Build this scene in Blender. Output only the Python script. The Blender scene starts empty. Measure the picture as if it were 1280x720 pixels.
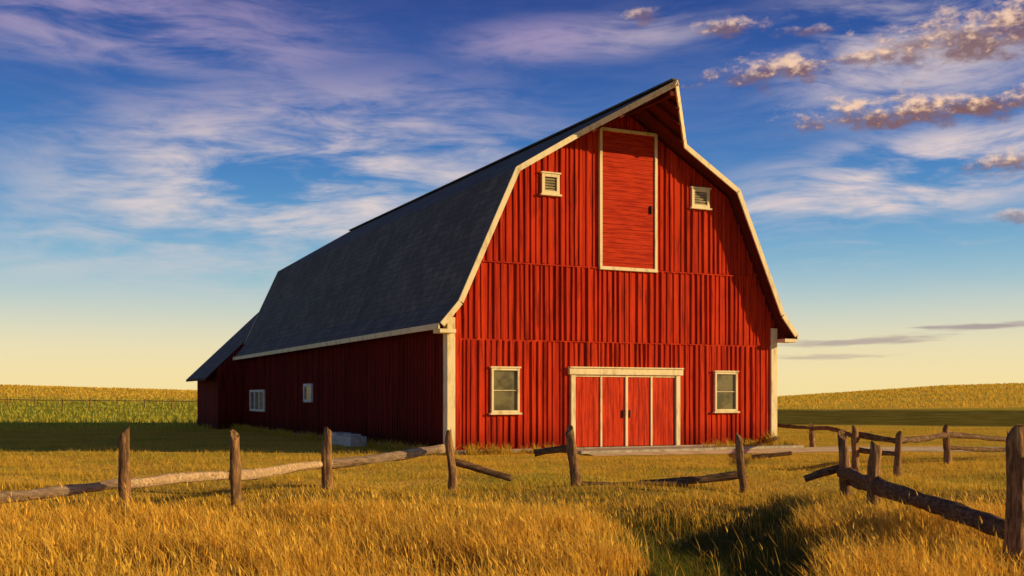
import bpy, math, random
import numpy as np
from mathutils import Vector, Matrix, noise as mnoise
random.seed(7); rng=np.random.default_rng(7)
sc=bpy.context.scene
F=1359.0; HY=497.0; CH=1.7
# ------------------------------------------------------------------ helpers
def s2l(c):
    return tuple(((v/255)/12.92 if v/255<=.04045 else ((v/255+.055)/1.055)**2.4) for v in c)
def empty(name,loc=(0,0,0),rotz=0):
    e=bpy.data.objects.new(name,None); sc.collection.objects.link(e); e.location=loc; e.rotation_euler=(0,0,rotz); return e
def mkobj(name,verts,faces,mats,parent=None,smooth=False,midx=None):
    me=bpy.data.meshes.new(name); me.from_pydata([tuple(v) for v in verts],[],faces)
    for m in (mats if isinstance(mats,(list,tuple)) else [mats]): me.materials.append(m)
    if midx: me.polygons.foreach_set('material_index',midx)
    if smooth: me.polygons.foreach_set('use_smooth',[True]*len(me.polygons))
    me.update()
    o=bpy.data.objects.new(name,me); sc.collection.objects.link(o)
    if parent: o.parent=parent
    return o
class MB:
    def __init__(s): s.v=[]; s.f=[]
    def box(s,x0,x1,y0,y1,z0,z1):
        n=len(s.v); s.v+=[(x0,y0,z0),(x1,y0,z0),(x1,y1,z0),(x0,y1,z0),(x0,y0,z1),(x1,y0,z1),(x1,y1,z1),(x0,y1,z1)]
        s.f+=[(n,n+3,n+2,n+1),(n+4,n+5,n+6,n+7),(n,n+1,n+5,n+4),(n+1,n+2,n+6,n+5),(n+2,n+3,n+7,n+6),(n+3,n,n+4,n+7)]
    def hexa(s,b,t):
        n=len(s.v); s.v+=list(b)+list(t); k=len(b)
        s.f.append(tuple(n+i for i in reversed(range(k)))); s.f.append(tuple(n+k+i for i in range(k)))
        for i in range(k):
            j=(i+1)%k; s.f.append((n+i,n+j,n+k+j,n+k+i))
    def beam(s,p,q,side,up,w,h,ext=0):
        p=Vector(p);q=Vector(q);d=(q-p).normalized();p=p-d*ext;q=q+d*ext
        sd=Vector(side)*w/2;u=Vector(up)*h/2
        s.hexa([p-sd-u,p+sd-u,p+sd+u,p-sd+u],[q-sd-u,q+sd-u,q+sd+u,q-sd+u])
    def obj(s,name,mat,parent=None,bev=0,smooth=False):
        o=mkobj(name,s.v,s.f,mat,parent,smooth)
        if bev:
            m=o.modifiers.new('b','BEVEL'); m.width=bev; m.segments=1; m.limit_method='ANGLE'
        return o
class NT:
    def __init__(s,nt): s.nt=nt; s.n=nt.nodes; s.l=nt.links
    def new(s,t,**k):
        n=s.n.new(t)
        for a,b in k.items(): setattr(n,a,b)
        return n
    def put(s,sock,v):
        if hasattr(v,'links') or isinstance(v,bpy.types.NodeSocket): s.l.new(v,sock)
        else: sock.default_value=v
    def m(s,op,a,b=0,c=0,clamp=False):
        n=s.new('ShaderNodeMath',operation=op,use_clamp=clamp)
        s.put(n.inputs[0],a); s.put(n.inputs[1],b); s.put(n.inputs[2],c); return n.outputs[0]
    def mr(s,v,a,b,c=0,d=1,smooth=True):
        n=s.new('ShaderNodeMapRange',interpolation_type='SMOOTHSTEP' if smooth else 'LINEAR')
        s.put(n.inputs[0],v); 
        for i,x in enumerate((a,b,c,d)): s.put(n.inputs[1+i],x)
        return n.outputs[0]
    def mix(s,f,a,b,bt='MIX'):
        n=s.new('ShaderNodeMix',data_type='RGBA',blend_type=bt)
        s.put(n.inputs[0],f)
        s.put(n.inputs[6],a if not isinstance(a,tuple) else (*a[:3],1)); s.put(n.inputs[7],b if not isinstance(b,tuple) else (*b[:3],1)); return n.outputs[2]
    def noise(s,vec,scale,det=4,rough=.55,dist=0,out=0):
        n=s.new('ShaderNodeTexNoise'); s.put(n.inputs['Vector'],vec); n.inputs['Scale'].default_value=scale
        n.inputs['Detail'].default_value=det; n.inputs['Roughness'].default_value=rough; n.inputs['Distortion'].default_value=dist; return n.outputs[out]
    def map(s,vec,loc=(0,0,0),rot=(0,0,0),sca=(1,1,1)):
        n=s.new('ShaderNodeMapping'); s.put(n.inputs[0],vec); n.inputs[1].default_value=loc; n.inputs[2].default_value=rot; n.inputs[3].default_value=sca; return n.outputs[0]
    def xyz(s,v):
        n=s.new('ShaderNodeSeparateXYZ'); s.put(n.inputs[0],v); return n.outputs
    def comb(s,x,y,z):
        n=s.new('ShaderNodeCombineXYZ'); s.put(n.inputs[0],x); s.put(n.inputs[1],y); s.put(n.inputs[2],z); return n.outputs[0]
def newmat(name,rough=.8,spec=.3):
    m=bpy.data.materials.new(name); m.use_nodes=True; t=NT(m.node_tree); b=t.n['Principled BSDF']
    b.inputs['Roughness'].default_value=rough; b.inputs['Specular IOR Level'].default_value=spec
    return m,t,b
def bump(t,b,h,st,dist):
    n=t.new('ShaderNodeBump'); n.inputs['Strength'].default_value=st; n.inputs['Distance'].default_value=dist
    t.l.new(h,n.inputs['Height']); t.l.new(n.outputs[0],b.inputs['Normal'])
# ------------------------------------------------------------------ materials
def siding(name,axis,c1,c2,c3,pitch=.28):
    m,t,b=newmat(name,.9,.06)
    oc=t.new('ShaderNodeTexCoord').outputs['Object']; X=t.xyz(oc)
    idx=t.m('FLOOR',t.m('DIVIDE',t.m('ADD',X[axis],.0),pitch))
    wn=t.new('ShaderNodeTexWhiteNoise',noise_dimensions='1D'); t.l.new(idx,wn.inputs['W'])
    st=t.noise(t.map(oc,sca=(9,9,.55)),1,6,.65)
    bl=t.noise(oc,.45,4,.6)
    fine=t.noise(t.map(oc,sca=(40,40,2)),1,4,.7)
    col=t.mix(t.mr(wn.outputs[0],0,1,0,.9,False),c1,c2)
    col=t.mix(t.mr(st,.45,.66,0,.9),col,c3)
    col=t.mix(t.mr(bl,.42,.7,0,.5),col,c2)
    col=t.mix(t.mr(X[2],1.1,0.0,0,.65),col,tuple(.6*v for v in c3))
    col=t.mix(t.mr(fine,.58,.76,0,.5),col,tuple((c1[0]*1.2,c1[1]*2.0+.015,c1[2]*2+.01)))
    t.l.new(col,b.inputs['Base Color'])
    bump(t,b,t.m('ADD',fine,t.m('MULTIPLY',st,1.5)),.6,.015)
    return m
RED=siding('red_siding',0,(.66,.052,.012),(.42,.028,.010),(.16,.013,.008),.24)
RED_SHADED=siding('red_siding_shaded',1,(.21,.019,.010),(.125,.013,.009),(.05,.009,.007))  # same red siding darkened: shade of the side walls put into the colour
def simple(name,c1,c2,sc=(3,3,3),rough=.8,bs=.3,bd=.01,spec=.15,lo=.35,hi=.7):
    m,t,b=newmat(name,rough,spec); oc=t.new('ShaderNodeTexCoord').outputs['Object']
    n=t.noise(t.map(oc,sca=sc),1,5,.65); t.l.new(t.mix(t.mr(n,lo,hi),c1,c2),b.inputs['Base Color']); bump(t,b,n,bs,bd); return m
DOOR=simple('door_red_paint',(.64,.055,.015),(.38,.026,.010),(14,14,1.2),.8,spec=.08,lo=.38,hi=.62)
HAY=simple('hay_door_red_boards',(.58,.047,.012),(.36,.022,.008),(1.5,3,20),.8,spec=.08,lo=.38,hi=.62)
CREAM=simple('cream_trim_paint',(.85,.72,.42),(.48,.36,.18),(5,5,1.5),.6,.3,.006,lo=.45,hi=.78)
SOFFIT=simple('soffit_boards',(.13,.018,.010),(.06,.010,.007),(2,20,2),.8)
def woodmat(name,c1,c2,c3,sca):
    m,t,b=newmat(name,.9,.12); oc=t.new('ShaderNodeTexCoord').outputs['Object']
    n=t.noise(t.map(oc,sca=sca),1,7,.7,.4); n2=t.noise(oc,2.3,4,.6)
    c=t.mix(t.mr(n,.36,.6),c1,c2); c=t.mix(t.mr(n2,.45,.65,0,.6),c,c3); c=t.mix(t.mr(n,.60,.68),c,(.02,.013,.009))
    t.l.new(c,b.inputs['Base Color']); bump(t,b,n,1.0,.04); return m
WOOD=woodmat('weathered_wood',(.50,.27,.11),(.17,.095,.045),(.12,.065,.035),(26,26,3.5))
WOODL=woodmat('bleached_rail_wood',(.80,.56,.32),(.42,.28,.16),(.50,.33,.19),(4,26,26))
WOODR=woodmat('weathered_rail_wood',(.30,.18,.09),(.12,.07,.04),(.09,.05,.03),(5,8,26))
CONC=simple('weathered_concrete',(.50,.44,.33),(.28,.24,.17),(4,4,4),.9)
IRON=simple('dark_iron',(.03,.025,.02),(.06,.035,.02),(9,9,9),.6)
WHITE=simple('white_paint',(.75,.73,.66),(.5,.48,.42),(6,6,6),.6)
BLOCK=simple('block_grey',(.60,.56,.48),(.35,.33,.29),(6,6,6),.9)
m,t,b=newmat('window_glass',.25,.4); oc=t.new('ShaderNodeTexCoord').outputs['Object']
t.l.new(t.mix(t.mr(t.noise(oc,1.6,3),.4,.6),(.09,.08,.035),(.19,.16,.07)),b.inputs['Base Color']); GLASS=m
m,t,b=newmat('roof_shingles',.85,.15); oc=t.new('ShaderNodeTexCoord').outputs['Object']; X=t.xyz(oc)
br=t.new('ShaderNodeTexBrick'); t.l.new(t.comb(X[1],t.m('MULTIPLY',X[2],1.12),0),br.inputs['Vector'])
br.inputs['Scale'].default_value=1; br.inputs['Brick Width'].default_value=.5; br.inputs['Row Height'].default_value=.24; br.inputs['Mortar Size'].default_value=.012
br.inputs['Color1'].default_value=(.115,.112,.10,1); br.inputs['Color2'].default_value=(.17,.16,.14,1); br.inputs['Mortar'].default_value=(.06,.06,.055,1); br.inputs['Bias'].default_value=-.1
c=t.mix(t.mr(t.noise(oc,.5,5,.65),.35,.68,0,.75),br.outputs[0],(.075,.074,.068))
c=t.mix(t.mr(t.noise(t.map(oc,sca=(3,3,.5)),1,5,.7),.50,.72,0,.5),c,(.24,.215,.17))
t.l.new(c,b.inputs['Base Color']); bump(t,b,br.outputs[1],-.35,.02); ROOF=m
# ------------------------------------------------------------------ barn
ang=math.radians(25.6)
barn=empty('red_barn',(-1.913,32.5,0),ang)
W=12.23; L=29.2; C=W/2
EA=(-.5,3.88); B1=(.08,4.55); BR=(1.96,8.65); PK=(C,11.16)
YF=-.6; YB=L+.3; YH=-3.0
PTS=[EA,B1,BR,PK]
def top(s):
    s=min(s,W-s)
    for a,c in zip(PTS,PTS[1:]):
        if s<=c[0]: return a[1]+(c[1]-a[1])*(s-a[0])/(c[0]-a[0])
    return 11.16
d=.13
prof=[(0,0),(0,top(0)-d),(.1,top(.1)-d-.05),(1.98,top(1.98)-d-.05),(C,11.16-d-.05)]
prof=prof+[(W-x,z) for x,z in reversed(prof[:-1])]
n=len(prof); v=[(x,0,z) for x,z in prof]+[(x,L,z) for x,z in prof]
f=[tuple(range(n)),tuple(reversed(range(n,2*n)))]; mi=[0,0]
for i in range(n):
    j=(i+1)%n; f.append((i,i+n,j+n,j)); mi.append(1)
mkobj('walls',v,f,[RED,RED_SHADED],barn,midx=mi)
OP={'door':(4.13,8.24,0,2.63),'hay':(5.18,7.36,5.9,10.34),'w1':(1.39,2.34,1.24,2.6),'w2':(9.66,10.59,1.24,2.56),'u1':(3.11,3.73,8.05,8.68),'u2':(8.72,9.44,8.05,8.68)}
mb=MB()
for tier,(za,zb) in enumerate(((.16,3.45),(3.5,5.82),(5.88,99))):
    s=.26
    while s<W-.22:
        z0,z1=za,min(zb,top(s)-.2)
        cur=[(z0,z1)]
        for (a,b_,c_,e_) in OP.values():
            if a-.06<s<b_+.06:
                nx=[]
                for (p,q) in cur:
                    if e_<=p or c_>=q: nx.append((p,q)); continue
                    if c_>p: nx.append((p,c_))
                    if e_<q: nx.append((e_,q))
                cur=nx
        w=random.choice((.02,.028,.035,.045,.055)); dp=random.uniform(.02,.06)
        for p,q in cur:
            if q-p>.08:
                j1=random.uniform(-.012,.012); j2=random.uniform(-.012,.012)
                y0=-dp
                mb.hexa([(s-w+j1,y0,p),(s+w+j1,y0,p),(s+w+j1,.02,p),(s-w+j1,.02,p)],[(s-w+j2,y0-.005,q),(s+w+j2,y0-.005,q),(s+w+j2,.02,q),(s-w+j2,.02,q)])
        s+=random.uniform(.14,.27)
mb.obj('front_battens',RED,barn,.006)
mb=MB(); mb.box(1.1,W-1.1,-.056,.01,5.82,5.86); mb.box(3.4,9.3,-.054,.01,3.45,3.48)
mb.obj('horizontal_seams',RED,barn)
mb=MB()
yy=.3
while yy<L-.1:
    w=random.choice((.02,.03,.04)); dp=random.uniform(.015,.04)
    for sx in (0,1):
        z1=top(0)-d-.02
        segs=[(.1,z1)]
        if sx==0:
            if 23.9<yy<27.4: segs=[(.1,.95),(2.15,z1)]
            if 15.0<yy<16.5: segs=[(.1,1.45),(2.35,z1)]
        for p,q in segs:
            if sx==0: mb.box(-dp,.01,yy-w,yy+w,p,q)
            else: mb.box(W-.01,W+dp,yy-w,yy+w,p,q)
    yy+=random.uniform(.2,.32)
mb.obj('side_battens',RED_SHADED,barn)
mid=[]
def slab(mb,pts,th=.12):
    mb.hexa([(x,y,z-th) for x,y,z in pts],pts); mid.extend([1,0]+[1]*len(pts))
mb=MB()
for sgn in (1,-1):
    def X_(x): return x if sgn==1 else W-x
    K=(C-2.0,top(C-2.0))
    P1=[(X_(EA[0]),YF,EA[1]),(X_(B1[0]),YF,B1[1]),(X_(B1[0]),YB,B1[1]),(X_(EA[0]),YB,EA[1])]
    P2=[(X_(B1[0]),YF,B1[1]),(X_(BR[0]),YF,BR[1]),(X_(BR[0]),YB,BR[1]),(X_(B1[0]),YB,B1[1])]
    P3=[(X_(BR[0]),YF,BR[1]),(X_(K[0]),YF,K[1]),(C,YH,PK[1]),(C,YB,PK[1]),(X_(BR[0]),YB,BR[1])]
    for P in (P1,P2,P3):
        if sgn==-1: P=P[::-1]
        slab(mb,P)
mkobj('gambrel_roof',mb.v,mb.f,[ROOF,SOFFIT],barn,midx=mid)
mb=MB(); mb.beam((C,YH,PK[1]+.03),(C,YB,PK[1]+.03),(1,0,0),(0,0,1),.3,.06); mb.obj('ridge_cap',ROOF,barn,.02)
mb=MB(); mb.beam((C,-2.8,PK[1]-.3),(C,0,PK[1]-.3),(1,0,0),(0,0,1),.14,.2)
for yy in (-.9,-1.6,-2.2):
    hw=2.0*(yy+3.0)/2.5
    for sg in (-1,1): mb.beam((C,yy,PK[1]-.2),(C+sg*hw,yy,PK[1]-.2-hw*.604),(0,1,0),(0,0,1),.08,.12)
mb.obj('hood_rafters',SOFFIT,barn)
mb=MB()
for sgn in (1,-1):
    def X_(x): return x if sgn==1 else W-x
    K=(C-2.0,top(C-2.0))
    path=[(X_(EA[0]),YF-.03,EA[1]),(X_(B1[0]),YF-.03,B1[1]),(X_(BR[0]),YF-.03,BR[1]),(X_(K[0]),YF-.03,K[1]),(C,YH-.05,PK[1])]
    for a,b_ in zip(path,path[1:]):
        a=Vector(a);b_=Vector(b_); dd=(b_-a); 
        h=Vector((-dd.z,0,dd.x)).normalized(); 
        if h.z<0: h=-h
        sd=dd.normalized().cross(h).normalized()
        mb.beam(a-h*.07,b_-h*.07,sd,h,.05,.17,.0)
    back=[(x,YB+.03,z) for x,_,z in path]; back[-1]=(C,YB+.03,PK[1])
    for a,b_ in zip(back,back[1:]):
        a=Vector(a);b_=Vector(b_); dd=(b_-a); h=Vector((-dd.z,0,dd.x)).normalized(); 
        if h.z<0: h=-h
        mb.beam(a-h*.07,b_-h*.07,dd.normalized().cross(h).normalized(),h,.05,.17)
mb.obj('rake_trim',CREAM,barn,.006)
mb=MB()
for x in (EA[0]-.03,W-EA[0]+.03): mb.box(x-.03,x+.03,YF,YB,EA[1]-.17,EA[1])
mb.obj('eave_trim',CREAM,barn,.006)
mb=MB()
mb.box(-.5,.02,YF+.02,-.06,3.60,3.72); mb.box(W-.02,W+.5,YF+.02,-.06,3.60,3.72)
mb.obj('eave_return',CREAM,barn,.01)
mb=MB()
mb.box(-.06,.20,-.09,.0,.12,4.1); mb.box(-.07,-.003,-.08,.22,.12,4.1)
mb.box(W-.20,W+.06,-.09,.0,.12,4.1); mb.box(W+.003,W+.07,-.08,.22,.12,4.1)
mb.obj('corner_boards',CREAM,barn,.006)
mb=MB(); mb.box(-.1,W+.1,-.12,L,-.3,.12); mb.obj('foundation',CONC,barn,.01)
LOUV=simple('louvre_paint',(.42,.34,.18),(.25,.19,.1))
def window(name,a,b_,c_,e_,fw=.09):
    mb=MB()
    mb.box(a,a+fw,-.10,.0,c_+.0,e_); mb.box(b_-fw,b_,-.10,.0,c_,e_)
    mb.box(a+fw,b_-fw,-.098,.0,e_-fw,e_); mb.box(a+fw,b_-fw,-.098,.0,c_,c_+fw)
    mb.box(a-.06,b_+.06,-.15,-.0,c_-.06,c_-.002); mb.box(a-.04,b_+.04,-.13,.0,e_+.002,e_+.05)
    if (b_-a)>.8: mb.box(a+fw,b_-fw,-.06,-.03,(c_+e_)/2-.012,(c_+e_)/2+.012)
    mb.obj(name+'_frame',CREAM,barn,.005)
    mb=MB()
    if (b_-a)<.8:
        z=c_+fw
        while z<e_-fw-.02: mb.box(a+fw,b_-fw,-.06,-.02,z,z+.045); z+=.085
        mb.obj(name+'_louvres',LOUV,barn)
        mb=MB()
    mb.box(a+fw*.5,b_-fw*.5,-.03,-.006,c_+fw*.5,e_-fw*.5); mb.obj(name+'_glass',GLASS,barn)
window('window_left',*OP['w1'],fw=.07); window('window_right',*OP['w2'],fw=.07)
window('loft_window_left',*OP['u1'],fw=.10); window('loft_window_right',*OP['u2'],fw=.10)
a,b_,c_,e_=OP['hay']
mb=MB(); mb.box(a,a+.10,-.1,0,c_,e_-.1); mb.box(b_-.10,b_,-.1,0,c_,e_-.1); mb.box(a,b_,-.12,0,c_-.11,c_-.002); mb.box(a,b_,-.11,0,e_-.098,e_+.0)
mb.obj('hay_door_frame',CREAM,barn,.006)
mb=MB(); z=c_
while z<e_-.12:
    mb.box(a+.103,b_-.103,-.055-random.uniform(0,.006),0,z+.003,min(z+.15,e_-.1)); z+=.153
mb.obj('hay_door_boards',HAY,barn,.004)
mb=MB(); mb.box(b_-.26,b_-.22,-.12,-.06,7.7,7.95); mb.box(b_-.28,b_-.2,-.07,-.055,7.68,7.97); mb.obj('hay_door_handle',IRON,barn)
a,b_,c_,e_=OP['door']
mb=MB(); mb.box(a,a+.16,-.12,0,.12,e_-.2); mb.box(b_-.16,b_,-.12,0,.12,e_-.2); mb.box(a-.08,b_+.08,-.17,0,e_-.2,e_); mb.box(a-.08,b_+.08,-.22,0,e_+.002,e_+.045)
pw=(b_-a-.32)/4
for i in (1,2,3):
    x=a+.16+pw*i; mb.box(x-(.035 if i!=2 else .045),x+(.035 if i!=2 else .045),-.095,-.0,.13,e_-.202)
mb.box(a+.16,b_-.16,-.085,0,e_-.27,e_-.202)
mb.obj('barn_door_frame',CREAM,barn,.006)
mb=MB()
for i in range(4):
    x0=a+.16+pw*i+.045; x1=a+.16+pw*(i+1)-.045; k=4; w=(x1-x0)/k
    for j in range(k): mb.box(x0+w*j+.003,x0+w*(j+1)-.003,-.05-random.uniform(0,.006),0,.14,e_-.27)
mb.obj('barn_door_boards',DOOR,barn,.004)
mb=MB()
for x in (a+.16+2*pw-.14,a+.16+2*pw+.10,): mb.box(x,x+.03,-.11,-.05,1.05,1.3)
mb.obj('barn_door_hardware',IRON,barn)
def swin(name,y0,y1,z0,z1,split=0):
    mb=MB(); fw=.12
    mb.box(-.09,0,y0,y0+fw,z0,z1); mb.box(-.09,0,y1-fw,y1,z0,z1); mb.box(-.088,0,y0+fw,y1-fw,z0,z0+fw); mb.box(-.088,0,y0+fw,y1-fw,z1-fw,z1)
    for i in range(1,split+1):
        y=y0+(y1-y0)*i/(split+1); mb.box(-.08,0,y-.1,y+.1,z0+fw,z1-fw)
    mb.obj(name+'_frame',WHITE,barn,.005)
    mb=MB(); mb.box(-.03,-.005,y0+.05,y1-.05,z0+.05,z1-.05); mb.obj(name+'_glass',GLASS,barn)
swin('side_window_double',24,27.3,1.0,2.1,2); swin('side_window_small',15.1,16.4,1.5,2.3,0)
# rear annex
A0,A1=L+.05,L+6.5; axl,axr=-1.35,W+1.35
rp=[(-1.95,2.75),(3.0,7.55),(C,8.8)]
def rz(x): 
    x=min(x,W-x)
    return float(np.interp(x,[p[0] for p in rp],[p[1] for p in rp]))
ap=[(axl,0),(axl,rz(axl)-.14),(3,rz(3)-.14),(C,rz(C)-.14),(W-3,rz(3)-.14),(axr,rz(axl)-.14),(axr,0)]
k=len(ap); v=[(x,A0,z) for x,z in ap]+[(x,A1,z) for x,z in ap]
f=[tuple(range(k))[::-1],tuple(range(k,2*k))]+[(i,(i+1)%k,(i+1)%k+k,i+k) for i in range(k)]
mkobj('annex_walls',v,f,RED_SHADED,barn)
mb=MB(); R0=L+.34; mid=[]
for (x0,z0),(x1,z1) in zip(rp,rp[1:]):
    slab(mb,[(x0,R0,z0),(x1,R0,z1),(x1,A1+.3,z1),(x0,A1+.3,z0)]); slab(mb,[(W-x0,R0,z0),(W-x0,A1+.3,z0),(W-x1,A1+.3,z1),(W-x1,R0,z1)])
mkobj('annex_roof',mb.v,mb.f,[ROOF,SOFFIT],barn,midx=mid)
mb=MB()
for i in range(5): mb.box(axl+.1+i*.28,axl+.15+i*.28,A0-.03,A0+.01,.05,2.7)
mb.obj('annex_battens',RED_SHADED,barn)
# ------------------------------------------------------------------ terrain
def smst(a,b,x): 
    u=np.clip((x-a)/(b-a),0,1); return u*u*(3-2*u)
def zone(x,y):
    xc=.19*y+.12*np.sin(y*1.3); hw=.102*y*(1+.18*np.sin(y*2.1+1))
    return np.clip(1-((x-xc)/hw)**4,0,1)*smst(5,7,y)*(1-smst(14.0,16.0,y))
def H(x,y):
    r=np.hypot(x,y); az=np.arctan2(x,y)
    pts_az=np.array([-3.2,-1.2,-.44,-.28,-.12,.1,.24,.38,.44,1.2,3.2])
    pts_h =np.array([3,5.0,5.0,3.6,2.4,1.9,1.9,4.9,5.4,5.5,3])
    hh=np.interp(az,pts_az,pts_h)
    z=hh*smst(75,330,r)-6*smst(360,900,r)
    z=z+ .35*np.sin(x*.021+1)*smst(90,160,r)*(1-smst(220,300,r))
    near=(1-smst(24,30,y))*smst(-5,2,y)
    z=z+near*(.05*np.sin(x*1.1+.6*y)+.04*np.sin(1.7*y-x*.6))
    z=z-.32*zone(x,y)
    return z
def axis(lo,hi,step,far,g=1.09):
    a=list(np.arange(lo,hi,step)); s=step; x=a[-1]
    while x<far: s*=g; x+=s; a.append(x)
    s=step; x=lo; bk=[]
    while x>-far: s*=g; x-=s; bk.append(x)
    return np.array(bk[::-1]+a)
ax=axis(-13,13,.22,1800); ay=axis(5,26,.22,1800)
GX,GY=np.meshgrid(ax,ay); GZ=H(GX,GY)
V=np.stack([GX,GY,GZ],-1).reshape(-1,3); nx=len(ax); ny=len(ay)
ii,jj=np.meshgrid(np.arange(nx-1),np.arange(ny-1)); a_=(jj*nx+ii).ravel()
Fq=np.stack([a_,a_+1,a_+1+nx,a_+nx],-1)
def npmesh(name,V,quads=None,tris=None,mat=None,smooth=False,col=None,parent=None):
    me=bpy.data.meshes.new(name); me.vertices.add(len(V)); me.vertices.foreach_set('co',V.astype(np.float32).ravel())
    loops=[];tot=[]
    if quads is not None: loops.append(quads.ravel()); tot.append(np.full(len(quads),4))
    if tris is not None: loops.append(tris.ravel()); tot.append(np.full(len(tris),3))
    loops=np.concatenate(loops); tot=np.concatenate(tot); st=np.concatenate([[0],np.cumsum(tot)[:-1]])
    me.loops.add(len(loops)); me.loops.foreach_set('vertex_index',loops.astype(np.int32))
    me.polygons.add(len(tot)); me.polygons.foreach_set('loop_start',st.astype(np.int32)); me.polygons.foreach_set('loop_total',tot.astype(np.int32))
    if smooth: me.polygons.foreach_set('use_smooth',np.ones(len(tot),bool))
    me.update(calc_edges=True)
    if col is not None:
        at=me.color_attributes.new('gcol','FLOAT_COLOR','POINT'); at.data.foreach_set('color',col.astype(np.float32).ravel())
    if mat: me.materials.append(mat)
    o=bpy.data.objects.new(name,me); sc.collection.objects.link(o)
    if parent: o.parent=parent
    return o
m,t,b=newmat('grassland',1,.0); P=t.new('ShaderNodeNewGeometry').outputs['Position']; X=t.xyz(P)
n1=t.noise(P,.35,4,.65); n2=t.noise(P,3.5,4,.7); n3=t.noise(t.map(P,sca=(.012,.05,1)),1,3,.6); n4=t.noise(P,14,3,.7)
straw=(.85,.50,.07); grn=(.52,.40,.045); soil=(.30,.18,.05)
c=t.mix(t.mr(n1,.38,.62),straw,grn); c=t.mix(t.mr(n2,.5,.7,0,.6),c,soil); c=t.mix(t.mr(n4,.5,.72,0,.55),c,(.85,.54,.11))
near=t.mix(t.mr(n2,.4,.65),(.16,.11,.035),(.28,.20,.05)); c=t.mix(t.mr(X[1],22,17),c,near)
far=t.mix(t.mr(n3,.40,.60),(.90,.56,.08),(.62,.48,.06)); far=t.mix(t.mr(n2,.5,.7,0,.35),far,(.45,.30,.05))
R=t.m('SQRT',t.m('ADD',t.m('MULTIPLY',X[0],X[0]),t.m('MULTIPLY',X[1],X[1])))
rowv=t.m('SINE',t.m('MULTIPLY',t.m('ADD',X[1],t.m('MULTIPLY',X[0],.35)),.55)); far=t.mix(t.mr(rowv,.2,1,0,.45),far,(.40,.34,.05))
c=t.mix(t.mr(R,60,85),c,far)
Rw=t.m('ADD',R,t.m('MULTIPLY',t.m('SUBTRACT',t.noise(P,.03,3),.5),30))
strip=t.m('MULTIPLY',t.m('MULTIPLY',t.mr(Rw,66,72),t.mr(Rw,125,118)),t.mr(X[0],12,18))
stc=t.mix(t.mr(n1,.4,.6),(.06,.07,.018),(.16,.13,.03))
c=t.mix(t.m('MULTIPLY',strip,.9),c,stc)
stl=t.m('MULTIPLY',t.m('MULTIPLY',t.mr(Rw,62,75),t.mr(Rw,180,150)),t.mr(X[0],0,-20))
c=t.mix(t.m('MULTIPLY',stl,.8),c,(.22,.30,.04))
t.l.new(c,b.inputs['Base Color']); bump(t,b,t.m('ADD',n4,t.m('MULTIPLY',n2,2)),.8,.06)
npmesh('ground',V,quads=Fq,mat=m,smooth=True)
PATH=simple('pale_dirt',(.85,.66,.38),(.58,.42,.20),(1.2,1.2,1.2),.95,.5,.03)
def ribbon(name,pts,mat,zoff=.05,seed=1):
    vs=[];fs=[]
    N=60; 
    for i in range(N+1):
        u=i/N*(len(pts)-1); k=min(int(u),len(pts)-2); w=u-k; p=[pts[k][j]*(1-w)+pts[k+1][j]*w for j in range(3)]
        q0=pts[k];q1=pts[k+1]; dx,dy=q1[0]-q0[0],q1[1]-q0[1]; l=math.hypot(dx,dy); nx_,ny_=-dy/l,dx/l
        hw=p[2]*(1+.35*mnoise.noise(Vector((i*.5,seed,0)))); hw2=p[2]*(1+.35*mnoise.noise(Vector((i*.5,seed+5,0))))
        for s_,h_ in ((-1,hw),(0,0),(1,hw2)):
            x=p[0]+nx_*h_*s_; y=p[1]+ny_*h_*s_; vs.append((x,y,float(H(np.array(x),np.array(y)))+(zoff if s_==0 else .008)))
    for i in range(N):
        for j in (0,1): a=i*3+j; fs.append((a,a+1,a+4,a+3))
    return mkobj(name,vs,fs,mat,smooth=True)
def b2w(s,t_): return (-1.913+math.cos(ang)*s-math.sin(ang)*t_, 32.5+math.sin(ang)*s+math.cos(ang)*t_)
p1=b2w(3.5,-2.2); p2=b2w(8,-2.4); p3=b2w(13.5,-2.6)
PP=[(*p1,.5),(*p2,1.0),(*p3,1.6),(17,35.5,1.8),(26,34,1.8),(45,33,2.0)]
ribbon('dirt_path',PP,PATH)
ap=empty('concrete_apron',(-1.913,32.5,0),ang); mb=MB(); mb.box(3.7,8.7,-1.5,-.13,-.1,.09); mb.box(8.75,12.6,-1.1,-.13,-.1,.075); mb.obj('slab',CONC,ap,.02)
# ------------------------------------------------------------------ grass
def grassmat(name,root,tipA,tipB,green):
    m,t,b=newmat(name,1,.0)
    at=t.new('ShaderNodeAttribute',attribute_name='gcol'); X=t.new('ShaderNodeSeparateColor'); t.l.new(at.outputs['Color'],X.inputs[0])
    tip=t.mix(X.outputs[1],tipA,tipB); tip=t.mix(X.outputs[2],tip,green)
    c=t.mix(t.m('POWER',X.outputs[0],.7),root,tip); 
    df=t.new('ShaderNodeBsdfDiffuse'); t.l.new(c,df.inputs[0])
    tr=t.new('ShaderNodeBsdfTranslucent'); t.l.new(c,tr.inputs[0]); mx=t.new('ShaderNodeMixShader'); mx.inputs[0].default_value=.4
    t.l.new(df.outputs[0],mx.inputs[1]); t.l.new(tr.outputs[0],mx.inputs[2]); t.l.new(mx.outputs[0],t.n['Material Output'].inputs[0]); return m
GT=grassmat('golden_grass',(.36,.19,.022),(.99,.66,.12),(.96,.50,.055),(.50,.40,.04))
GS=grassmat('meadow_grass',(.42,.26,.03),(.98,.60,.09),(.87,.50,.06),(.42,.40,.04))
GH=grassmat('hollow_grass_blades',(.10,.09,.02),(.50,.36,.06),(.22,.22,.04),(.10,.15,.025))
GF=grassmat('field_crop',(.70,.44,.05),(.92,.58,.08),(.82,.54,.07),(.30,.40,.05))
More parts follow.
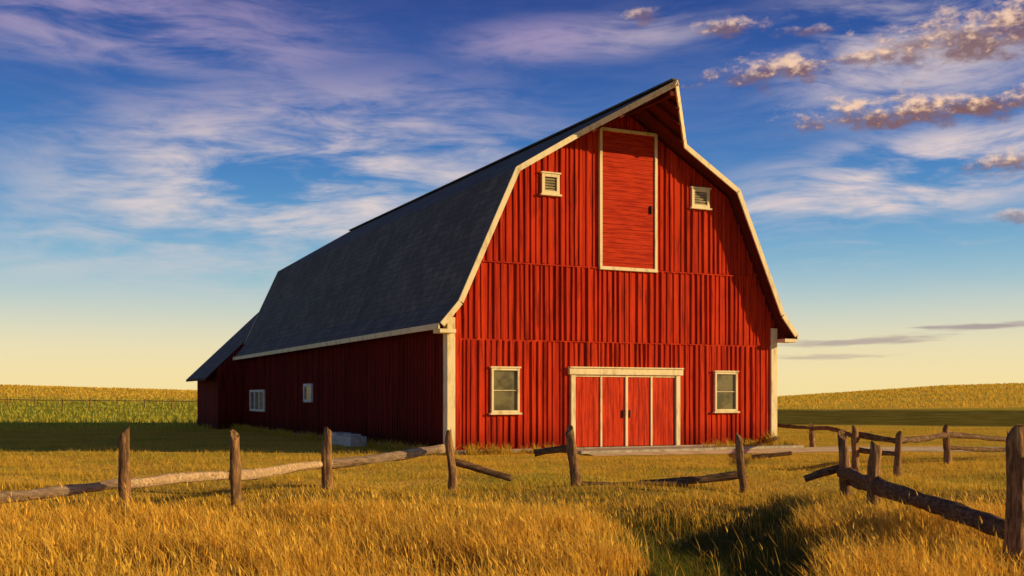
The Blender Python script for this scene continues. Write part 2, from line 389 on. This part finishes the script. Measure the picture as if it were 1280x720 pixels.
def pn(x,y,s,ph):
    return (np.sin(x*s+ph+1.7*np.sin(y*s*.7+ph*2))+np.sin(y*s*1.3+ph*1.3+1.3*np.sin(x*s*.9))+.6*np.sin((x+y)*s*2.1+ph))/2.6
def loc(x,y):
    dx=x+1.913; dy=y-32.5; return dx*math.cos(ang)+dy*math.sin(ang), -dx*math.sin(ang)+dy*math.cos(ang)
def pathd(x,y):
    r=np.full(len(x),99.)
    for q0,q1 in zip(PP,PP[1:]):
        ex,ey=q1[0]-q0[0],q1[1]-q0[1]; u=np.clip(((x-q0[0])*ex+(y-q0[1])*ey)/(ex*ex+ey*ey),0,1)
        r=np.minimum(r,np.hypot(x-q0[0]-u*ex,y-q0[1]-u*ey)-.9*(q0[2]*(1-u)+q1[2]*u))
    return r
def inbarn(x,y,mrg=.15):
    s,tt=loc(x,y)
    r=((s>-mrg)&(s<W+mrg)&(tt>-mrg)&(tt<L+7))|((s>3.5)&(s<12.8)&(tt>-1.6)&(tt<1))|((s>-1.5)&(s<W+1.5)&(tt>L)&(tt<L+7))
    return r|((pathd(x,y)+.25*pn(x,y,2,1)<0)&(rng.uniform(0,1,len(x))<.96))
def blades(name,x,y,h,w,lean,grn,mat,five=True,bright=None):
    N=len(x); z=H(x,y)-.02; th=rng.uniform(0,2*np.pi,N); cx,cy=np.cos(th)*w/2,np.sin(th)*w/2
    la=rng.normal(2.9,1.3,N); lx,ly=np.cos(la)*lean*h,np.sin(la)*lean*h
    r=rng.uniform(0,1,N)
    if bright is None: bright=np.ones(N)
    if five:
        P=np.stack([np.stack([x-cx,y-cy,z],-1),np.stack([x+cx,y+cy,z],-1),
            np.stack([x+cx*.8+lx*.3,y+cy*.8+ly*.3,z+h*.6],-1),np.stack([x-cx*.8+lx*.3,y-cy*.8+ly*.3,z+h*.6],-1),
            np.stack([x+lx,y+ly,z+h],-1)],1)
        k=5; base=np.arange(N)*k; q=np.stack([base,base+1,base+2,base+3],-1); tr=np.stack([base+3,base+2,base+4],-1); fr=[0,0,.7,.7,1]
    else:
        P=np.stack([np.stack([x-cx,y-cy,z],-1),np.stack([x+cx,y+cy,z],-1),np.stack([x+lx,y+ly,z+h],-1)],1)
        k=3; base=np.arange(N)*k; q=None; tr=np.stack([base,base+1,base+2],-1); fr=[0,0,1]
    col=np.ones((N,k,4)); 
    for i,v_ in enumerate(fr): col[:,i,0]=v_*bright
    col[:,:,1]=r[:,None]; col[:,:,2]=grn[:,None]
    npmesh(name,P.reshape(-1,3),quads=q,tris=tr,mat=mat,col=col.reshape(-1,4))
N=240000; y=np.sqrt(rng.uniform(6.2**2,20.5**2,N)); x=rng.uniform(-1,1,N)*(.50*y+1.8)
zn=zone(x,y); cl=pn(x,y,2.3,.7); cl2=pn(x,y,.55,2.2); cl3=pn(x,y,7,1.9); edge=1-smst(13.2,18.2,y+1.0*cl2+.7*cl3+.6*smst(4,8,x))
keep=(rng.uniform(0,1,N)<(.55+.33*cl+.34*cl3)*np.clip(edge+.04,0,1)*(1-.97*np.clip(zn*1.5,0,1)))
x,y,zn,cl,cl2,cl3,edge=[q[keep] for q in (x,y,zn,cl,cl2,cl3,edge)]
h=rng.uniform(.14,.36,len(x))*(1+.3*cl+.25*cl3)*(.4+.6*edge); 
tall=rng.uniform(0,1,len(x))<.06; h[tall]*=1.5
g=np.clip(rng.normal(.05+.12*cl2,.14,len(x)),0,1)
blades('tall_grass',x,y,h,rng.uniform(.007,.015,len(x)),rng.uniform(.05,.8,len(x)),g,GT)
k=rng.uniform(0,1,len(x))<.06; sx,sy,sh=x[k],y[k],h[k]; n_=len(sx); sz=H(sx,sy)+sh*1.0
wd=.009
offx=rng.normal(-.05,.05,n_); offy=rng.normal(0,.04,n_)
th=rng.uniform(0,6.28,n_); cx,cy=np.cos(th)*wd,np.sin(th)*wd
st0=np.stack([sx-.002,sy,H(sx,sy)],-1); st1=np.stack([sx+.003,sy,H(sx,sy)],-1); bt=np.stack([sx+offx,sy+offy,sz],-1)
ml=np.stack([sx+offx-cx,sy+offy-cy,sz+.03],-1); mr_=np.stack([sx+offx+cx,sy+offy+cy,sz+.03],-1); tp=np.stack([sx+offx*1.4,sy+offy*1.4,sz+.09],-1)
P=np.stack([st0,st1,bt,ml,mr_,tp],1).reshape(-1,3); base=np.arange(n_)*6
col=np.ones((n_,6,4)); col[:,:,1]=rng.uniform(0,1,n_)[:,None]; col[:,:,2]=0; col[:,0:2,0]=.2
npmesh('grass_seed_heads',P,quads=np.stack([base+2,base+4,base+5,base+3],-1),tris=np.stack([base,base+1,base+2],-1),mat=GT,col=col.reshape(-1,4))
N=40000; y=rng.uniform(6.5,17,N); x=.19*y+rng.uniform(-1,1,N)*.12*y; k=(zone(x,y)>.05); x,y=x[k],y[k]
blades('hollow_grass',x,y,rng.uniform(.05,.18,len(x)),rng.uniform(.005,.010,len(x)),rng.uniform(.2,.9,len(x)),np.clip(rng.normal(.6,.3,len(x)),0,1),GH)
N=240000; y=12.5+48*rng.uniform(0,1,N)**1.5; x=rng.uniform(-1,1,N)*(.54*y+3)
c1=pn(x,y,.45,1.1); c2=pn(x,y,1.6,3.1)
keep=(~inbarn(x,y))&(rng.uniform(0,1,N)<.62+.4*c2)&(zone(x,y)<.2)
x,y,c1,c2=[q[keep] for q in (x,y,c1,c2)]
h=rng.uniform(.05,.16,len(x))*(1+.45*c2)*(1+.2*smst(40,55,y))*(.4+.6*smst(0,3.5,pathd(x,y))); g=np.clip(.22+.38*c1+rng.normal(0,.18,len(x)),0,1)
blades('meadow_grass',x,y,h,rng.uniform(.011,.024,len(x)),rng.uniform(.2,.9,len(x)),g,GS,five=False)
N=90000; r=60+280*rng.uniform(0,1,N)**1.3; az=rng.uniform(-.56,.56,N); k=(np.abs(az+.02)>.15); r,az=r[k],az[k]
x=r*np.sin(az); y=r*np.cos(az); rw=r+8*pn(x,y,.05,1)
rowk=np.sin((y+.35*x)*.55)<rng.uniform(-.6,1.2,len(x))
k=(~inbarn(x,y,1))&~((x>12)&(rw<122))&rowk; x,y,r=x[k],y[k],r[k]
g=np.clip(.9*(x<0)*(1-smst(165,200,r+8*pn(x,y,.05,3)))+.25*pn(x,y,.04,2)+rng.normal(.06,.15,len(x)),0,1)
blades('distant_crop_field',x,y,rng.uniform(.2,.42,len(x)),rng.uniform(.10,.26,len(x))*r/150,rng.uniform(.1,.5,len(x)),g,GF,five=False)
xs=[];ys=[];hs=[]
for i in range(190):
    s=rng.uniform(-.2,W+.4); 
    if 3.8<s<8.6: continue
    px,py=b2w(s,-.35-rng.uniform(0,.35)); k=rng.integers(15,40); xs+=list(px+rng.normal(0,.07,k)); ys+=list(py+rng.normal(0,.07,k)); hs+=list(rng.uniform(.08,.38,k)*rng.uniform(.3,1.2)*(1.7 if s>11.6 else 1))
for i in range(260):
    t_=rng.uniform(0,L); px,py=b2w(-.3-rng.uniform(0,.3),t_); k=rng.integers(15,40); xs+=list(px+rng.normal(0,.09,k)); ys+=list(py+rng.normal(0,.09,k)); hs+=list(rng.uniform(.1,.4,k)*rng.uniform(.4,1.1))
xs=np.array(xs);ys=np.array(ys);hs=np.array(hs)
blades('weeds',xs,ys,hs,rng.uniform(.012,.025,len(xs)),rng.uniform(.2,.8,len(xs)),np.clip(rng.normal(.5,.3,len(xs)),0,1),GS)
# ------------------------------------------------------------------ fences
def log(p,q,r0,r1,seed,nseg=12,nr=14,sq=1.0,rough=.3,tip=0,bend=.03):
    p=Vector(p);q=Vector(q);d=(q-p);Ln=d.length;d.normalize()
    up=Vector((0,0,1)) if abs(d.z)<.8 else Vector((0,1,0)); a=d.cross(up).normalized(); c=a.cross(d).normalized()
    vs=[];fs=[]
    for i in range(nseg+1):
        u=i/nseg; r=r0*(1-u)+r1*u
        bd=a*bend*math.sin(u*3.1+seed)*Ln*.5+c*bend*math.sin(u*4.3+seed*2)*Ln*.4
        for j in range(nr):
            th=2*math.pi*j/nr; rr=r*(1+rough*(mnoise.noise(Vector((math.cos(th)*1.6+seed*3.1,math.sin(th)*1.6,u*Ln*1.8)))*1.5+.6*mnoise.noise(Vector((math.cos(th)*4+seed,math.sin(th)*4,u*Ln*5)))))
            ox=a*math.cos(th)*rr+c*math.sin(th)*rr*sq
            pos=p+d*u*Ln+bd+ox
            if tip and i==nseg: pos+=d*(tip*math.cos(th+seed)+tip*.6*mnoise.noise(Vector((j*1.3,seed,0)))) 
            vs.append(pos)
    for i in range(nseg):
        for j in range(nr):
            k=(j+1)%nr; fs.append((i*nr+j,i*nr+k,(i+1)*nr+k,(i+1)*nr+j))
    fs.append(tuple(reversed(range(nr)))); fs.append(tuple(nseg*nr+j for j in range(nr)))
    return vs,fs
def addlog(name,par,p,q,r0,r1,seed,mat,**k):
    vs,fs=log(p,q,r0,r1,seed,**k); o=mkobj(name,vs,fs,mat,par,smooth=True)
    o.data.polygons[-1].use_smooth=False; o.data.polygons[-2].use_smooth=False
    return o
def scr(px,D): return (px-640)/F*D
def Zp(py,D): return CH-(py-HY)*D/F
def gz(x,y): return float(H(np.array(x),np.array(y)))
def fence(name,posts,rails):
    e=empty(name)
    for i,(bx,by,tx,ty,w) in enumerate(posts):
        D=CH*F/(by-HY); x0=scr(bx,D); zt=Zp(ty,D); x1=scr(tx,D); r=w/F*D/2
        addlog('post_%d'%(i+1),e,(x0,D,gz(x0,D)-.15),(x1,D+.03,zt),r*1.1,r*.82,i*1.7+len(name)*.3,WOOD,tip=r*.9,bend=.03)
    for i,(ax_,ay_,D0,bx_,by_,D1,w,lt) in enumerate(rails):
        addlog('rail_%d'%(i+1),e,(scr(ax_,D0),D0,Zp(ay_,D0)),(scr(bx_,D1),D1,Zp(by_,D1)),w,w*.85,i*2.3+.7,WOODL if lt else WOODR,sq=1.35,nseg=18,bend=.012)
fence('wooden_fence',[(154,656,155,540,16),(296,636,294,543,13.5),(410,616,409,538,12.5),(568,613,559,542,11),(720,612,713,536,12),(931,613,925,545,10)],
 [(-60,630,14.4,158,603,14.75,.055,1),(150,606,14.75,298,592,16.8,.055,1),(290,595,16.85,412,580,19.7,.06,1),(402,582,19.75,556,561,20.2,.06,1),
  (566,577,20.1,640,598,20.1,.045,0),(668,566,20.3,716,560,20.2,.05,0),(716,606,20.1,860,606,20.1,.05,0),(800,606,20.2,932,593,20.2,.06,0),(940,572,30,990,566,30,.05,0)])
fence('wooden_fence.001',[(1057,620,1056,543,14),(1092,645,1095,558,18),(1272,716,1268,543,26)],
 [(1006,599,19.3,1058,582,19.1,.05,0),(1050,590,19.15,1094,606,15.9,.075,0),(1085,602,15.9,1268,668,10.85,.085,0),(1060,600,19.15,1096,612,15.9,.05,0),(1268,575,10.8,1400,600,9.5,.07,0)])
fence('wooden_fence.002',[(1016,559,1015,532,7),(1071,588,1069,535,10),(1122,592,1123,543,9),(1184,580,1182,534,8),(1266,574,1264,542,8),(1340,570,1340,538,9)],
 [(960,531,40,1018,535,37.5,.05,0),(1016,535,37.5,1072,545,25.8,.05,0),(1070,543,25.7,1122,552,24.5,.05,0),(1120,551,24.5,1184,544,27.8,.05,0),(1182,544,27.8,1268,549,30,.05,0),(1264,549,30,1345,548,31,.05,0),(1070,562,25.7,1122,568,24.5,.045,0),(1182,560,27.8,1268,562,30,.045,0)])
e=empty('wooden_fence.003')
for i in range(40):
    x=-125+i*3.0; y=118+.12*i; x2=x+3; y2=y+.12
    if x>-8: break
    addlog('post_%d'%(i+1),e,(x,y,gz(x,y)-.1),(x+random.uniform(-.05,.05),y,gz(x,y)+1.15+random.uniform(-.1,.1)),.09,.08,i,WOOD,nseg=3,nr=6)
    addlog('rail_%d'%(i+1),e,(x,y,gz(x,y)+.85),(x2,y2,gz(x2,y2)+.85),.045,.045,i,WOODR,nseg=3,nr=5,bend=0)
e=empty('concrete_blocks',(*b2w(-.9,6.9),0),ang); mb=MB()
mb.box(-.3,.3,-1.0,.55,0,.36); mb.box(-.28,.25,.65,1.9,0,.44); mb.box(-.2,.2,-.7,.2,.363,.43); mb.obj('blocks',BLOCK,e,.02)
# ------------------------------------------------------------------ light & sky
n_=Vector((math.sin(ang),-math.cos(ang),0)); f_=Vector((math.cos(ang),math.sin(ang),0))
hd=(n_+f_*1.4).normalized(); el=math.radians(15.5)
sv=Vector((hd.x*math.cos(el),hd.y*math.cos(el),math.sin(el)))
sl_=bpy.data.lights.new('sun','SUN'); sl_.energy=5.0; sl_.angle=math.radians(.5); sl_.color=(1,.72,.34)
so=bpy.data.objects.new('sun',sl_); sc.collection.objects.link(so); so.rotation_euler=(-sv).to_track_quat('-Z','Y').to_euler(); so.location=(30,-10,30)
w=bpy.data.worlds.new('World'); sc.world=w; w.use_nodes=True; t=NT(w.node_tree); bg=t.n['Background']
sky=t.new('ShaderNodeTexSky',sky_type='NISHITA'); sky.sun_disc=False; sky.sun_elevation=el; sky.sun_rotation=math.atan2(hd.x,hd.y); sky.air_density=1.2; sky.dust_density=1.0; sky.ozone_density=2
G=t.new('ShaderNodeTexCoord').outputs['Generated']; X=t.xyz(G)
AZ=t.m('ARCTAN2',X[0],X[1]); EL=t.m('ARCSINE',X[2])
rp_=t.new('ShaderNodeValToRGB'); cr=rp_.color_ramp; cr.interpolation='B_SPLINE'
stops=[(0,(255,232,166)),(1.5,(254,232,174)),(3.6,(228,224,196)),(6,(150,196,214)),(9,(86,154,206)),(12.5,(54,116,188)),(16.5,(38,86,166)),(20.5,(27,60,140)),(45,(26,46,98)),(90,(20,36,78))]
while len(cr.elements)<len(stops): cr.elements.new(.5)
for e_,(a_d,c_) in zip(cr.elements,stops): e_.position=a_d/90; e_.color=(*s2l(c_),1)
t.l.new(t.m('DIVIDE',EL,math.pi/2),rp_.inputs[0])
base=t.mix(.88,t.mix(1,sky.outputs[0],(.10,.10,.10),'MULTIPLY'),rp_.outputs[0])
uv=t.comb(AZ,EL,0)
def dirp(px,py):
    a=math.atan((px-640)/F); return a,math.atan((HY-py)/F*math.cos(a))
def blob(px,py,rx,ry,rot=0):
    a,e_=dirp(px,py); n2=t.map(t.map(uv,loc=(-a,-e_,0)),rot=(0,0,-rot)); n2=t.map(n2,sca=(F/rx,F/ry,0))
    v=t.new('ShaderNodeVectorMath',operation='LENGTH'); t.l.new(n2,v.inputs[0]); return v.outputs['Value'],n2
def addm(items):
    r=items[0]
    for i in items[1:]: r=t.m('MAXIMUM',r,i)
    return r
wr=t.noise(uv,5,1,.5,0,1)
wuv=t.new('ShaderNodeVectorMath',operation='MULTIPLY_ADD'); t.l.new(wr,wuv.inputs[0]); wuv.inputs[1].default_value=(.10,.05,0); t.l.new(uv,wuv.inputs[2])
W1=t.noise(t.map(wuv.outputs[0],rot=(0,0,-.13),sca=(5.5,26,1)),1,6,.6,.4)
W2=t.noise(t.map(wuv.outputs[0],loc=(3,1,0),rot=(0,0,-.2),sca=(13,60,1)),1,4,.62,.6)
W3=t.noise(t.map(uv,loc=(5,2,0),rot=(0,0,-.1),sca=(4,12,1)),1,2,.55)
mask=addm([t.mr(blob(*q)[0],1.0,.15,0,q2) for q,q2 in (((370,225,440,170,.12),1.2),((1130,225,360,75,.16),1.3),((130,20,420,85,-.05),.95),((720,48,240,40,.05),.8),((1150,300,260,30,.1),.8),((1150,60,260,110,0),.8),((150,300,260,60,.1),.6))])
mask=t.m('ADD',mask,.08)
wd=t.m('ADD',t.m('ADD',t.m('MULTIPLY',W1,.5),t.m('MULTIPLY',W2,.25)),t.m('MULTIPLY',W3,.3))
wf=t.m('MULTIPLY',t.mr(wd,.43,.65),mask,clamp=True)
wf=t.m('MULTIPLY',wf,t.mr(EL,.03,.10))
wc=t.mix(t.mr(EL,.18,.34),s2l((228,212,206)),s2l((172,154,190)))
wc=t.mix(t.mr(AZ,.02,.2),wc,s2l((232,212,206)))
c=t.mix(t.m('MULTIPLY',wf,.86),base,wc)
cn=t.noise(t.map(uv,sca=(22,48,1)),1,6,.6,.2); cn2=t.noise(t.map(uv,loc=(.3,.7,0),sca=(80,130,1)),1,3,.6)
for px,py,rx,ry,am in ((1140,140,190,24,1),(960,92,95,22,.9),(1215,45,150,40,.9),(1275,202,70,18,.9),(905,36,60,14,.7),(1075,72,50,14,.7),(1010,38,45,9,.55),(805,20,28,14,.5),(1275,270,35,9,.5)):
    ln,vec=blob(px,py,rx,ry,.02)
    dn=t.m('ADD',t.m('SUBTRACT',1.0,ln),t.m('MULTIPLY',t.m('SUBTRACT',cn,.5),2.4)); dn=t.m('ADD',dn,t.m('MULTIPLY',t.m('SUBTRACT',cn2,.5),1.1))
    fac=t.m('MULTIPLY',t.mr(dn,.08,.90),am)
    vy=t.xyz(vec)[1]; sh=t.mr(t.m('ADD',vy,t.m('MULTIPLY',t.m('SUBTRACT',cn2,.5),3.0)),-.25,.85)
    cc=t.mix(sh,s2l((128,96,100)),s2l((252,210,176)))
    c=t.mix(fac,c,cc)
ln_n=t.noise(t.map(uv,sca=(14,160,1)),1,3,.6)
for px,py,rx,ry,am in ((1225,408,110,6,.7),(1085,426,130,8,.6),(1020,446,110,5,.4)):
    ln,vec=blob(px,py,rx,ry,.03); dn=t.m('ADD',t.m('SUBTRACT',1.0,ln),t.m('MULTIPLY',t.m('SUBTRACT',ln_n,.5),2.4))
    c=t.mix(t.m('MULTIPLY',t.mr(dn,.1,.9),am),c,s2l((150,128,140)))
c10=t.mix(1,c,(10,10,10),'MULTIPLY'); t.l.new(c10,bg.inputs[0]); bg.inputs[1].default_value=.1
w.cycles.sampling_method='NONE'
# ------------------------------------------------------------------ camera
cam=bpy.data.cameras.new('camera'); co=bpy.data.objects.new('camera',cam); sc.collection.objects.link(co); sc.camera=co
co.location=(0,0,CH); co.rotation_euler=(math.pi/2,0,0); cam.sensor_width=36; cam.lens=36*F/1280; cam.shift_y=(HY-360)/1280; cam.clip_end=6000; cam.clip_start=.1
sc.view_settings.view_transform='Standard'; sc.view_settings.look='None'; sc.view_settings.exposure=0
